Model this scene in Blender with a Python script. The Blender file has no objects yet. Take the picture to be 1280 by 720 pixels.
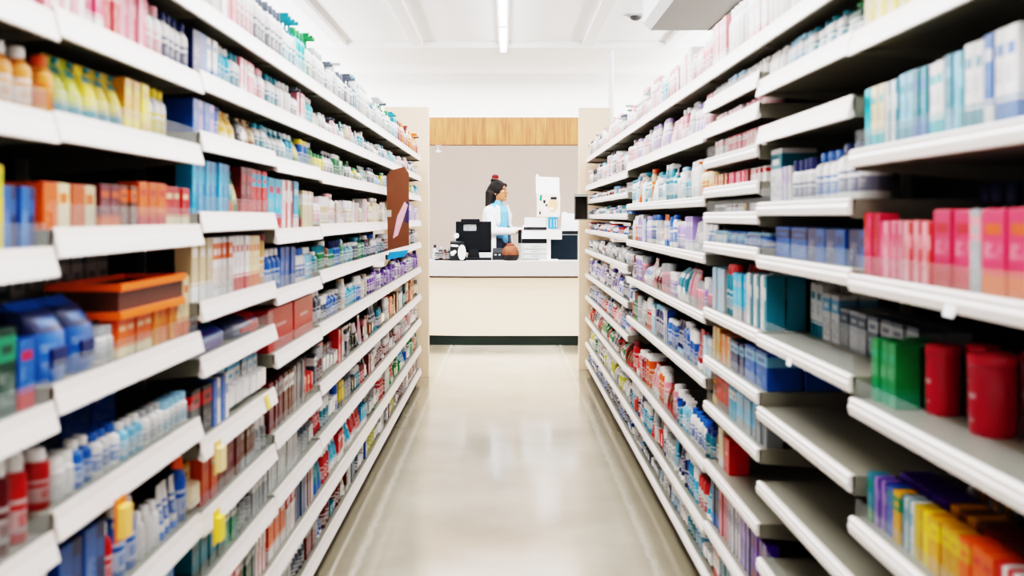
import bpy, bmesh, math, random
from mathutils import Vector, Matrix
random.seed(7)
PI = math.pi
COL = bpy.context.scene.collection
SC = bpy.context.scene

# ------------------------------------------------------------------ colours and materials
def lin(c):
    return tuple(((v / 255) / 12.92 if v / 255 <= .04045 else ((v / 255 + .055) / 1.055) ** 2.4) for v in c)

RGB = {
 'white': (236, 234, 232), 'grey': (168, 172, 174), 'cream': (238, 222, 190), 'beige': (214, 196, 168), 'tan': (196, 160, 118),
 'pink': (232, 120, 138), 'rose': (242, 176, 182), 'red': (206, 34, 34), 'crimson': (200, 22, 60), 'maroon': (112, 24, 32),
 'orange': (240, 100, 24), 'peach': (246, 176, 126), 'yellow': (238, 206, 50), 'gold': (222, 160, 34), 'lime': (196, 196, 40),
 'green': (18, 132, 72), 'emerald': (22, 150, 110), 'forest': (10, 66, 48), 'teal': (16, 130, 150), 'turquoise': (60, 178, 190),
 'cyan': (96, 180, 214), 'sky': (150, 196, 222), 'blue': (14, 100, 182), 'navy': (14, 40, 96), 'purple': (96, 66, 150),
 'lavender': (176, 160, 210), 'brown': (110, 62, 34), 'black': (26, 28, 32), 'slate': (72, 84, 98), 'amber': (150, 84, 24),
}
MATS = {}

def newmat(name):
    m = bpy.data.materials.new(name); m.use_nodes = True
    nt = m.node_tree
    return m, nt, nt.nodes['Principled BSDF']

def plain(name, rgb, rough=.5, metal=0, emit=0, alpha=1, spec=.5, linear=False, noise=0, nscale=20, bump=0):
    if name in MATS: return MATS[name]
    m, nt, b = newmat(name)
    c = rgb if linear else lin(rgb)
    b.inputs['Base Color'].default_value = (*c, 1)
    b.inputs['Roughness'].default_value = rough
    b.inputs['Metallic'].default_value = metal
    b.inputs['Specular IOR Level'].default_value = spec
    if emit:
        b.inputs['Emission Color'].default_value = (*c, 1); b.inputs['Emission Strength'].default_value = emit
    if alpha < 1: b.inputs['Alpha'].default_value = alpha
    if noise or bump:
        tc = nt.nodes.new('ShaderNodeTexCoord'); n = nt.nodes.new('ShaderNodeTexNoise')
        n.inputs['Scale'].default_value = nscale; n.inputs['Detail'].default_value = 4
        nt.links.new(tc.outputs['Object'], n.inputs['Vector'])
        if noise:
            r = nt.nodes.new('ShaderNodeValToRGB')
            r.color_ramp.elements[0].position = .3; r.color_ramp.elements[1].position = .7
            r.color_ramp.elements[0].color = (*[v * (1 - noise) for v in c], 1)
            r.color_ramp.elements[1].color = (*[min(1, v * (1 + noise)) for v in c], 1)
            nt.links.new(n.outputs['Fac'], r.inputs['Fac']); nt.links.new(r.outputs['Color'], b.inputs['Base Color'])
        if bump:
            bp = nt.nodes.new('ShaderNodeBump'); bp.inputs['Strength'].default_value = bump; bp.inputs['Distance'].default_value = .01
            nt.links.new(n.outputs['Fac'], bp.inputs['Height']); nt.links.new(bp.outputs['Normal'], b.inputs['Normal'])
    MATS[name] = m
    return m

def print_mat(body, accent, layout):
    """packaging print: body colour, accent bands and blocks laid out over the pack's own box"""
    key = f'print_{body}_{accent}_{layout}'
    if key in MATS: return MATS[key]
    m, nt, b = newmat(key)
    N, L = nt.nodes, nt.links
    tc = N.new('ShaderNodeTexCoord'); sp = N.new('ShaderNodeSeparateXYZ'); L.new(tc.outputs['Generated'], sp.inputs[0])
    def band(out, lo, hi):
        a = N.new('ShaderNodeMath'); a.operation = 'GREATER_THAN'; a.inputs[1].default_value = lo; L.new(out, a.inputs[0])
        c = N.new('ShaderNodeMath'); c.operation = 'LESS_THAN'; c.inputs[1].default_value = hi; L.new(out, c.inputs[0])
        d = N.new('ShaderNodeMath'); d.operation = 'MULTIPLY'; L.new(a.outputs[0], d.inputs[0]); L.new(c.outputs[0], d.inputs[1])
        return d.outputs[0]
    def mul(x, y):
        d = N.new('ShaderNodeMath'); d.operation = 'MULTIPLY'; L.new(x, d.inputs[0]); L.new(y, d.inputs[1]); return d.outputs[0]
    cb, ca = lin(RGB[body]), lin(RGB[accent])
    lightbody = sum(RGB[body]) > 540
    cm = tuple(v * .45 for v in ca) if lightbody else tuple(min(1, v * .5 + .42) for v in cb)
    cur = N.new('ShaderNodeRGB'); cur.outputs[0].default_value = (*cb, 1); cur = cur.outputs[0]
    def over(cur, fac, col, k=1.0):
        mx = N.new('ShaderNodeMix'); mx.data_type = 'RGBA'
        if k < 1:
            s = N.new('ShaderNodeMath'); s.operation = 'MULTIPLY'; s.inputs[1].default_value = k; L.new(fac, s.inputs[0]); fac = s.outputs[0]
        L.new(fac, mx.inputs[0]); L.new(cur, mx.inputs[6])
        if isinstance(col, tuple): mx.inputs[7].default_value = (*col, 1)
        else: L.new(col, mx.inputs[7])
        return mx.outputs[2]
    # small printed blocks
    br = N.new('ShaderNodeTexBrick'); mp = N.new('ShaderNodeMapping'); mp.inputs['Scale'].default_value = (1, 1, 1)
    mp.inputs['Rotation'].default_value = (PI / 2, 0, 0)
    L.new(tc.outputs['Generated'], mp.inputs[0]); L.new(mp.outputs[0], br.inputs['Vector'])
    br.inputs['Color1'].default_value = (*cb, 1); br.inputs['Color2'].default_value = (*cm, 1); br.inputs['Mortar'].default_value = (*cb, 1)
    br.inputs['Scale'].default_value = 5.5; br.inputs['Mortar Size'].default_value = .04; br.inputs['Brick Width'].default_value = 1.3; br.inputs['Row Height'].default_value = .3
    X, Z = sp.outputs[0], sp.outputs[2]
    if layout == 0:
        cur = over(cur, mul(band(X, .12, .88), band(Z, .42, .62)), br.outputs[0], .7)
        cur = over(cur, band(Z, -.1, .24), ca); cur = over(cur, band(Z, .27, .295), ca)
        cur = over(cur, mul(band(X, .15, .85), band(Z, .70, .83)), ca, .85)
    elif layout == 1:
        cur = over(cur, band(Z, .62, .9), ca); cur = over(cur, mul(band(X, .2, .8), band(Z, .70, .80)), cb)
        cur = over(cur, mul(band(X, .1, .9), band(Z, .12, .5)), br.outputs[0], .75)
    elif layout == 2:
        cur = over(cur, mul(band(X, .55, 1.1), band(Z, -.1, 1.1)), ca)
        cur = over(cur, mul(band(X, .1, .48), band(Z, .2, .75)), br.outputs[0], .8)
        cur = over(cur, mul(band(X, .6, .9), band(Z, .55, .78)), cb, .8)
    elif layout == 4:
        cur = over(cur, mul(band(X, .3, .7), band(Z, .52, .60)), (.8, .75, .75), .55); cur = over(cur, mul(band(X, .36, .64), band(Z, .2, .24)), (.8, .75, .75), .5)
    else:   # bottle label
        cl = ca if lightbody else tuple(min(1, v * .25 + .62) for v in cb)
        cur = over(cur, band(Z, .16, .62), cl, .75 if lightbody else .85)
        cur = over(cur, mul(band(X, .2, .8), band(Z, .24, .42)), br.outputs[0], .6)
        cur = over(cur, band(Z, .47, .55), cb)
    hs = N.new('ShaderNodeHueSaturation'); oi = N.new('ShaderNodeObjectInfo')
    mr = N.new('ShaderNodeMapRange'); mr.inputs[3].default_value = .62; mr.inputs[4].default_value = .95; hs.inputs['Saturation'].default_value = 1.25
    L.new(oi.outputs['Random'], mr.inputs[0]); L.new(mr.outputs[0], hs.inputs['Value']); L.new(cur, hs.inputs['Color'])
    L.new(hs.outputs[0], b.inputs['Base Color'])
    b.inputs['Roughness'].default_value = .34
    MATS[key] = m
    return m

def capmat(c): return plain('cap_' + c, RGB[c], .35)

# ------------------------------------------------------------------ mesh helpers
class MB:
    def __init__(s): s.v, s.f, s.m = [], [], []
    def add(s, vs, fs, mi=0):
        o = len(s.v); s.v += [tuple(v) for v in vs]; s.f += [tuple(i + o for i in f) for f in fs]; s.m += [mi] * len(fs); return s
    def box(s, x0, x1, y0, y1, z0, z1, mi=0):
        v = [(x0, y0, z0), (x1, y0, z0), (x1, y1, z0), (x0, y1, z0), (x0, y0, z1), (x1, y0, z1), (x1, y1, z1), (x0, y1, z1)]
        return s.add(v, [(0, 3, 2, 1), (4, 5, 6, 7), (0, 1, 5, 4), (1, 2, 6, 5), (2, 3, 7, 6), (3, 0, 4, 7)], mi)
    def loft(s, rings, mi=0, cap0=True, cap1=True):
        n = len(rings[0]); vs = [p for r in rings for p in r]; fs = []
        for k in range(len(rings) - 1):
            for i in range(n):
                j = (i + 1) % n; fs.append((k * n + i, k * n + j, (k + 1) * n + j, (k + 1) * n + i))
        if cap0: fs.append(tuple(range(n - 1, -1, -1)))
        if cap1: fs.append(tuple((len(rings) - 1) * n + i for i in range(n)))
        return s.add(vs, fs, mi)
    def lathe(s, prof, n=16, cx=0, cy=0, sx=1, sy=1, mi=0):
        rings = [[(cx + r * sx * math.cos(2 * PI * i / n), cy + r * sy * math.sin(2 * PI * i / n), z) for i in range(n)] for r, z in prof]
        return s.loft(rings, mi)
    def prism(s, prof, y0, y1, mi=0):   # profile in x,z extruded along y
        n = len(prof)
        return s.loft([[(x, y0, z) for x, z in prof], [(x, y1, z) for x, z in prof]], mi)
    def capsule(s, a, b, ra, rb, mi=0, n=12, flat=1.0):
        a, b = Vector(a), Vector(b); d = (b - a); L = max(d.length, 1e-5); d = d / L
        q = d.to_track_quat('Z', 'Y').to_matrix(); rings = []
        for t in (-80, -50, -20): rings.append((ra * math.cos(math.radians(t)), ra * math.sin(math.radians(t))))
        for t in (20, 50, 80): rings.append((rb * math.cos(math.radians(t)), L + rb * math.sin(math.radians(t))))
        return s.loft([[tuple(a + q @ Vector((r * math.cos(2 * PI * i / n), r * flat * math.sin(2 * PI * i / n), z))) for i in range(n)] for r, z in rings], mi)
    def ell(s, c, rx, ry, rz, mi=0, n=14, k=8):
        prof = [(math.cos(math.radians(t)), math.sin(math.radians(t))) for t in [-85 + 170 * i / k for i in range(k + 1)]]
        return s.loft([[(c[0] + rx * r * math.cos(2 * PI * i / n), c[1] + ry * r * math.sin(2 * PI * i / n), c[2] + rz * z) for i in range(n)] for r, z in prof], mi)
    def mesh(s, name, mats, bevel=0, smooth=False):
        me = bpy.data.meshes.new(name); me.from_pydata(s.v, [], s.f); me.update()
        for m in mats: me.materials.append(m)
        me.polygons.foreach_set('material_index', s.m)
        bm = bmesh.new(); bm.from_mesh(me)
        bmesh.ops.recalc_face_normals(bm, faces=bm.faces)
        if bevel:
            es = [e for e in bm.edges if len(e.link_faces) == 2 and e.calc_face_angle(0) > .6]
            bmesh.ops.bevel(bm, geom=es, offset=bevel, segments=2, affect='EDGES', profile=.7)
        bm.to_mesh(me); bm.free()
        if smooth:
            me.polygons.foreach_set('use_smooth', [True] * len(me.polygons))
            try: me.set_sharp_from_angle(angle=math.radians(38))
            except Exception: pass
        return me

def link(name, me, parent=None, loc=(0, 0, 0)):
    o = bpy.data.objects.new(name, me); COL.objects.link(o); o.location = loc
    if parent: o.parent = parent
    return o
def obj(name, mb, mat, parent=None, loc=(0, 0, 0), bevel=0, smooth=False):
    return link(name, mb.mesh(name, mat if isinstance(mat, list) else [mat], bevel, smooth), parent, loc)
def empty(name, loc=(0, 0, 0), rz=0):
    o = bpy.data.objects.new(name, None); o.empty_display_size = .05; COL.objects.link(o); o.location = loc; o.rotation_euler = (0, 0, rz); return o
def tag(o, label=None, cat=None, group=None, kind=None):
    if label: o['label'] = label
    if cat: o['category'] = cat
    if group: o['group'] = group
    if kind: o['kind'] = kind
    return o
def struct(name, mb, mat, bevel=0):
    return tag(obj(name, mb, mat, bevel=bevel), kind='structure')

# ------------------------------------------------------------------ camera  (1280x720 frame)
F = 1476.0
cd = bpy.data.cameras.new('camera'); cam = bpy.data.objects.new('camera', cd); COL.objects.link(cam)
cd.sensor_width = 36; cd.lens = 36 * F / 1280
cd.shift_x = 8 / 1280; cd.shift_y = -89 / 1280
cam.location = (0, 0, 1.4); cam.rotation_euler = (PI / 2, 0, 0)
cd.clip_start = .05; cd.clip_end = 60
cd.dof.use_dof = True; cd.dof.focus_distance = 12.5; cd.dof.aperture_fstop = 3.6
SC.camera = cam

# ------------------------------------------------------------------ room
CEIL = 3.0
def floor_mat():
    m, nt, b = newmat('polished_floor'); N, L = nt.nodes, nt.links
    tc = N.new('ShaderNodeTexCoord'); sp = N.new('ShaderNodeSeparateXYZ'); L.new(tc.outputs['Object'], sp.inputs[0])
    n1 = N.new('ShaderNodeTexNoise'); n1.inputs['Scale'].default_value = 1.6; n1.inputs['Detail'].default_value = 6; L.new(tc.outputs['Object'], n1.inputs['Vector'])
    r = N.new('ShaderNodeValToRGB'); r.color_ramp.elements[0].position = .3; r.color_ramp.elements[1].position = .72
    r.color_ramp.elements[0].color = (*lin((176, 168, 152)), 1); r.color_ramp.elements[1].color = (*lin((200, 192, 176)), 1)
    L.new(n1.outputs['Fac'], r.inputs['Fac'])
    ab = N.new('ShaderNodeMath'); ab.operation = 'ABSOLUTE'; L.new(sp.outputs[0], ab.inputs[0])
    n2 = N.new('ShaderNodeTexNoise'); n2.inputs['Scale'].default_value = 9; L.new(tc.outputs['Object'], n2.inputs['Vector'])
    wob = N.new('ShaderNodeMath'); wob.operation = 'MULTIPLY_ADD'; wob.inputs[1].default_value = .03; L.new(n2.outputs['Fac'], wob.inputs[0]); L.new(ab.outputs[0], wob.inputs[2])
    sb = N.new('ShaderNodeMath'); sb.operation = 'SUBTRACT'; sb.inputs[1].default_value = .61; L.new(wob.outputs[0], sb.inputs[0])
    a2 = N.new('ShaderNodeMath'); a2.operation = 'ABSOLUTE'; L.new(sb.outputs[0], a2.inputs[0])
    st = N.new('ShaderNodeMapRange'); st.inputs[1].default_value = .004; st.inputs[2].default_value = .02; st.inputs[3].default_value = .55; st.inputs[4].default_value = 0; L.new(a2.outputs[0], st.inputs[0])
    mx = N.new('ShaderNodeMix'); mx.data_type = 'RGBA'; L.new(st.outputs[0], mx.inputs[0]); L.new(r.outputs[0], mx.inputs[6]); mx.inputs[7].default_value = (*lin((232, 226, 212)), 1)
    # reflection of the shelving painted into the floor colour as a darker edge band
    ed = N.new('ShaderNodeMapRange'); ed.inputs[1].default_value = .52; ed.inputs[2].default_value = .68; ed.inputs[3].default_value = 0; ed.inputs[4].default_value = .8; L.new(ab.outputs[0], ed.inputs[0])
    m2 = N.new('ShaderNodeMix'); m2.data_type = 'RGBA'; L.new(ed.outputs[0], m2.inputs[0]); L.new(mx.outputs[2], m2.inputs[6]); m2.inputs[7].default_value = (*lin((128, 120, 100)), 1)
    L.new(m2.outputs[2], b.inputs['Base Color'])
    rr = N.new('ShaderNodeMapRange'); rr.inputs[3].default_value = .07; rr.inputs[4].default_value = .17; L.new(n1.outputs['Fac'], rr.inputs[0]); L.new(rr.outputs[0], b.inputs['Roughness'])
    b.inputs['Specular IOR Level'].default_value = .85
    bp = N.new('ShaderNodeBump'); bp.inputs['Strength'].default_value = .04; bp.inputs['Distance'].default_value = .02
    L.new(n1.outputs['Fac'], bp.inputs['Height']); L.new(bp.outputs['Normal'], b.inputs['Normal'])
    return m
M_wall = plain('wall_paint', (240, 238, 235), .8, noise=.02, nscale=3)
M_ceil = plain('ceiling_paint', (248, 248, 249), .85, noise=.015, nscale=1.2)
M_pharm = plain('pharmacy_wall_paint', (216, 202, 192), .85, noise=.02, nscale=2)
M_panel = plain('beige_panel', (238, 210, 182), .6, noise=.02, nscale=4)
Y0, Y1, XW = -1.6, 15.6, 4.2
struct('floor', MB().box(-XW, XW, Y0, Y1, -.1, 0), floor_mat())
struct('ceiling', MB().box(-XW, XW, Y0, Y1, CEIL, CEIL + .1), M_ceil)
struct('wall_left', MB().box(-XW - .1, -XW, Y0, Y1, 0, CEIL), M_wall)
struct('wall_right', MB().box(XW, XW + .1, Y0, Y1, 0, CEIL), M_wall)
struct('wall_front', MB().box(-XW, XW, Y0 - .1, Y0, 0, CEIL), M_wall)
struct('wall_back', MB().box(-XW, XW, Y1, Y1 + .1, 0, CEIL), M_pharm)
struct('wall_upper_back', MB().box(-XW, XW, 13.2, 13.34, 2.51, CEIL), M_wall)
def wood_mat(name, c1, c2, plank=.11):
    m, nt, b = newmat(name); N, L = nt.nodes, nt.links
    tc = N.new('ShaderNodeTexCoord'); mp = N.new('ShaderNodeMapping'); mp.inputs['Scale'].default_value = (14, 14, 1.2)
    L.new(tc.outputs['Object'], mp.inputs[0])
    n = N.new('ShaderNodeTexNoise'); n.inputs['Scale'].default_value = 2.2; n.inputs['Detail'].default_value = 7; L.new(mp.outputs[0], n.inputs['Vector'])
    r = N.new('ShaderNodeValToRGB'); r.color_ramp.elements[0].position = .32; r.color_ramp.elements[1].position = .7
    r.color_ramp.elements[0].color = (*lin(c1), 1); r.color_ramp.elements[1].color = (*lin(c2), 1); L.new(n.outputs['Fac'], r.inputs['Fac'])
    sp = N.new('ShaderNodeSeparateXYZ'); L.new(tc.outputs['Object'], sp.inputs[0])
    fr = N.new('ShaderNodeMath'); fr.operation = 'PINGPONG'; fr.inputs[1].default_value = plank / 2; L.new(sp.outputs[0], fr.inputs[0])
    lt = N.new('ShaderNodeMath'); lt.operation = 'LESS_THAN'; lt.inputs[1].default_value = .002; L.new(fr.outputs[0], lt.inputs[0])
    mx = N.new('ShaderNodeMix'); mx.data_type = 'RGBA'; L.new(lt.outputs[0], mx.inputs[0]); L.new(r.outputs[0], mx.inputs[6]); mx.inputs[7].default_value = (*[v * .6 for v in lin(c1)], 1)
    L.new(mx.outputs[2], b.inputs['Base Color']); b.inputs['Roughness'].default_value = .5
    return m
struct('trim_1', MB().box(-XW, XW, 13.17, 13.36, 2.205, 2.51), wood_mat('soffit_wood', (126, 74, 38), (164, 106, 60), .23))
struct('floor_pharmacy', MB().box(-XW, XW, 13.42, Y1, 0, .15), plain('pharmacy_floor', (170, 165, 158), .5))
# wing walls closing the two runs of shelving
struct('wall_wing_left', MB().box(-1.06, -.672, 10.30, 10.42, 0, 2.36), M_panel, .004)
struct('wall_wing_right', MB().box(.672, .955, 10.80, 10.92, 0, 2.40), M_panel, .004)
# ceiling beams
M_beam = plain('beam_paint', (246, 246, 246), .7)
struct('trim_2', MB().box(-XW, XW, 10.75, 11.95, CEIL - .06, CEIL), M_beam, .006)
for i, x in enumerate((-2.2, -1.5, -.80, .75, 1.5, 2.2)):
    struct(f'trim_{3 + i}', MB().box(x - .05, x + .05, Y0, 10.75, CEIL - .045, CEIL), M_beam, .006)
struct('trim_9', MB().box(-XW, XW, 8.2, 8.3, CEIL - .03, CEIL), M_beam, .004)

# ------------------------------------------------------------------ lights
M_tube = plain('tube_glow', (250, 250, 255), .5, emit=9)
M_house = plain('light_housing', (238, 238, 238), .4)
def strip(x, y0, y1, label, e=1):
    t = empty('ceiling_light', (x, (y0 + y1) / 2, CEIL - .06)); L = (y1 - y0) / 2
    tag(t, label, 'ceiling light', 'fluorescent strips on the ceiling')
    obj('housing', MB().prism([(-.05, .06), (.05, .06), (.035, .0), (-.035, .0)], -L, L), M_house, t)
    obj('light_tube', MB().capsule((0, -L + .02, -.022), (0, L - .02, -.022), .021, .021, n=10), M_tube, t, smooth=True)
    for s in (-1, 1): obj('end_cap', MB().box(-.03, .03, s * L - .012, s * L + .012, -.05, .06), M_house, t, bevel=.003)
ORD = ['first', 'second', 'third', 'fourth', 'fifth', 'sixth', 'seventh', 'eighth', 'ninth', 'tenth', 'eleventh', 'twelfth', 'thirteenth', 'fourteenth',
       'fifteenth', 'sixteenth', 'seventeenth', 'eighteenth', 'nineteenth', 'twentieth', 'twenty-first', 'twenty-second', 'twenty-third', 'twenty-fourth', 'twenty-fifth']
for k in range(8):
    y = -.9 + k * 1.46
    strip(-.02, y, y + 1.4, f'white fluorescent ceiling strip over the middle of the aisle, {ORD[k]} along it')
for s, nm in ((-1, 'left'), (1, 'right')):
    for k in range(4):
        y = 0 + k * 2.7
        strip(s * 2.75, y, y + 2.4, f'white fluorescent ceiling strip beyond the {nm} shelving, {ORD[k]} along it')
def area(name, loc, sx, sy, power, col=(.99, .985, 1), rot=(0, 0, 0)):
    ld = bpy.data.lights.new(name, 'AREA'); ld.shape = 'RECTANGLE'; ld.size = sx; ld.size_y = sy; ld.energy = power; ld.color = col
    o = bpy.data.objects.new(name, ld); COL.objects.link(o); o.location = loc; o.rotation_euler = rot; return o
area('aisle_light_panel', (0, 4.6, CEIL - .09), 1.0, 11, 120)
for sx in (-1, 1): area('added_ceiling_fill', (sx * 2.4, 7.5, 2.35), .5, 11, 190, rot=(PI, 0, 0))  # unseen lamps added to brighten the ceiling, no fixture built
area('checkout_light_panel', (0, 12.3, CEIL - .09), 5, .7, 100)
area('pharmacy_light_panel', (0, 14.3, CEIL - .09), 6, 1.2, 42)
w = bpy.data.worlds.new('store_ambient'); SC.world = w; w.use_nodes = True
w.node_tree.nodes['Background'].inputs[0].default_value = (1, .98, .96, 1); w.node_tree.nodes['Background'].inputs[1].default_value = .35

# ------------------------------------------------------------------ product kinds (width along x, front at y=0, depth to +y, standing on z=0)
def ov(n, w, d, cx, cy, z, p=2.0):
    r = []
    for i in range(n):
        t = 2 * PI * i / n; c, s = math.cos(t), math.sin(t)
        r.append((cx + w / 2 * abs(c) ** (2 / p) * (1 if c >= 0 else -1), cy + d / 2 * abs(s) ** (2 / p) * (1 if s >= 0 else -1), z))
    return r
def body_loft(w, d, prof, n=16, p=2.0):
    return MB().loft([ov(n, w * k, d * k2, 0, d / 2, z, p) for k, k2, z in prof])
def K_carton(w, d, h):
    b = MB().box(-w / 2, w / 2, 0, d, 0, h * .985)
    t = MB().box(-w / 2 + .002, w / 2 - .002, .003, d - .002, h * .985, h)    # tucked lid flap
    b.add(t.v, t.f, 0)
    return b, None, .002
def K_bottle(w, d, h, p=2.3):
    b = body_loft(w, d, [(.9, .88, 0), (1, 1, h * .04), (1, 1, h * .62), (.94, .94, h * .70), (.62, .7, h * .78), (.44, .6, h * .80), (.44, .6, h * .82)], 16, p)
    r = min(w, d) * .33
    c = MB().lathe([(r, h * .815), (r * 1.02, h * .83), (r, h * .985), (r * .9, h)], 14, 0, d / 2)
    return b, c, 0
def K_shampoo(w, d, h):
    b = body_loft(w, d, [(.8, .86, 0), (.9, .95, h * .03), (1, 1, h * .35), (.95, 1, h * .7), (.7, .85, h * .84), (.6, .75, h * .86)], 16, 2.6)
    c = MB().loft([ov(14, w * k, d * k2, 0, d / 2, z, 2.4) for k, k2, z in ((.62, .78, h * .862), (.64, .8, h * .88), (.6, .76, h * .98), (.5, .66, h))])
    return b, c, 0
def K_medicine(w, d, h):
    b = body_loft(w, w, [(.94, .94, 0), (1, 1, h * .03), (1, 1, h * .66), (.85, .85, h * .74), (.5, .5, h * .80), (.48, .48, h * .82)], 16)
    c = MB().lathe([(w * .3, h * .80), (w * .3, h * .97), (w * .26, h)], 14, 0, w / 2)
    return b, c, 0
def K_mouthwash(w, d, h):
    b = body_loft(w, d, [(.95, .95, 0), (1, 1, h * .03), (1, 1, h * .35), (.9, .9, h * .45), (1, 1, h * .55), (1, 1, h * .72), (.45, .6, h * .82), (.36, .5, h * .84)], 16, 4)
    r = min(w, d) * .3
    c = MB().lathe([(r, h * .835), (r * 1.05, h * .85), (r * 1.05, h * .97), (r * .85, h)], 14, 0, d / 2)
    return b, c, 0
def K_pump(w, d, h):
    b = body_loft(w, d, [(.94, .94, 0), (1, 1, h * .03), (1, 1, h * .58), (.8, .8, h * .66), (.42, .5, h * .70)], 16, 2.4)
    c = MB().lathe([(w * .2, h * .70), (w * .2, h * .77), (w * .07, h * .775), (w * .07, h * .92)], 10, 0, d / 2)
    c.box(-w * .12, w * .12, d / 2 - w * .55, d / 2 + w * .14, h * .92, h)
    return b, c, 0
def K_spray(w, d, h):
    b = body_loft(w, d, [(.95, .95, 0), (1, 1, h * .03), (1, 1, h * .4), (.75, .9, h * .56), (.4, .6, h * .70), (.36, .5, h * .76)], 16, 2.4)
    c = MB().lathe([(w * .2, h * .75), (w * .2, h * .82)], 10, 0, d / 2)
    c.prism([(-w * .5, h * .88), (-w * .5, h * .97), (-w * .2, h), (w * .42, h * .98), (w * .38, h * .86), (w * .12, h * .81), (-w * .1, h * .81), (-w * .22, h * .87)], d / 2 - w * .14, d / 2 + w * .14)
    c.prism([(-w * .3, h * .87), (-w * .4, h * .72), (-w * .34, h * .72), (-w * .2, h * .87)], d / 2 - w * .06, d / 2 + w * .06)
    return b, c, 0
def K_can(w, d, h):
    b = MB().lathe([(w * .46, 0), (w * .5, h * .015), (w * .5, h * .74), (w * .46, h * .79), (w * .36, h * .81)], 16, 0, w / 2)
    c = MB().lathe([(w * .40, h * .79), (w * .40, h * .95), (w * .34, h)], 14, 0, w / 2)
    return b, c, 0
def K_tube(w, d, h):
    rings = [ov(14, w * .7, w * .7, 0, w * .4, h * .15)]
    for k in (.2, .5, .8, .96): rings.append(ov(14, w * (.72 + .28 * k), w * .72 * (1 - k) + .003, 0, w * .4, h * (.16 + .84 * k)))
    rings.append(ov(14, w, .003, 0, w * .4, h))
    b = MB().loft(rings)
    c = MB().lathe([(w * .33, 0), (w * .36, h * .01), (w * .36, h * .14), (w * .34, h * .155)], 14, 0, w * .4)
    return b, c, 0
def K_jar(w, d, h):
    b = MB().lathe([(w * .44, 0), (w * .5, h * .06), (w * .5, h * .6), (w * .44, h * .68)], 16, 0, w / 2)
    c = MB().lathe([(w * .48, h * .66), (w * .49, h * .7), (w * .49, h * .96), (w * .45, h)], 16, 0, w / 2)
    return b, c, 0
def K_pill(w, d, h):
    b = MB().lathe([(w * .47, 0), (w * .5, h * .03), (w * .5, h * .66), (w * .38, h * .74)], 16, 0, w / 2)
    n = 18
    c = MB().loft([[(w * .42 * (1 + (.04 if i % 2 else 0)) * math.cos(2 * PI * i / n), w / 2 + w * .42 * (1 + (.04 if i % 2 else 0)) * math.sin(2 * PI * i / n), z) for i in range(n)] for z in (h * .73, h)])
    return b, c, 0
def K_pouch(w, d, h):
    b = MB().loft([ov(16, w, d * k, 0, d / 2, z, q) for k, z, q in ((.9, 0, 3), (1, h * .12, 2.6), (.85, h * .45, 2.4), (.45, h * .78, 2.2), (.06, h * .9, 2), (.06, h, 2))])
    c = MB().lathe([(w * .1, 0), (w * .1, h * .1)], 10, 0, 0)
    c.v = [(x + w * .22, d / 2 - (z - h * .0) * .0 + y * .0 + y, z + h * .88) for x, y, z in c.v]
    return b, c, 0
def K_tub(w, d, h):
    b = MB().lathe([(w * .46, 0), (w * .48, h * .02), (w * .5, h * .84), (w * .48, h * .86)], 18, 0, w / 2)
    c = MB().lathe([(w * .5, h * .86), (w * .52, h * .87), (w * .52, h * .97), (w * .46, h)], 18, 0, w / 2)
    return b, c, 0
def K_blister(w, d, h):
    b = MB().box(-w / 2, w / 2, d - .002, d, 0, h)
    c = MB().loft([[(sx * w * k, d - .002 - t, h * .12 + (h * .5) * (.5 + sz * k2)) for sx, sz in ((-.42, -.5), (.42, -.5), (.42, .5), (-.42, .5))] for k, k2, t in ((1, 1, 0), (.92, .92, d * .8), (.8, .84, d * .95))])
    return b, c, 0
def K_stick(w, d, h):
    b = body_loft(w, d, [(.92, .9, 0), (1, 1, h * .04), (1, 1, h * .62), (.96, .96, h * .64)], 16, 2.2)
    c = MB().loft([ov(16, w * k, d * k2, 0, d / 2, z, 2.2) for k, k2, z in ((.97, .97, h * .64), (.97, .97, h * .88), (.8, .85, h * .97), (.5, .6, h))])
    return b, c, 0
def K_soft(w, d, h):   # gusseted bag standing upright
    b = MB().loft([ov(16, w * k, d * k2, 0, d / 2 + o * d, z, 3.5) for k, k2, o, z in ((.96, .94, 0, 0), (1, 1, 0, h * .1), (1, .96, 0, h * .6), (.98, .6, .06, h * .86), (.96, .14, .12, h * .97), (.97, .10, .13, h))])
    c = MB().box(-w * .25, w * .25, -.002, .006, h * .2, h * .42)
    return b, c, 0
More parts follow.
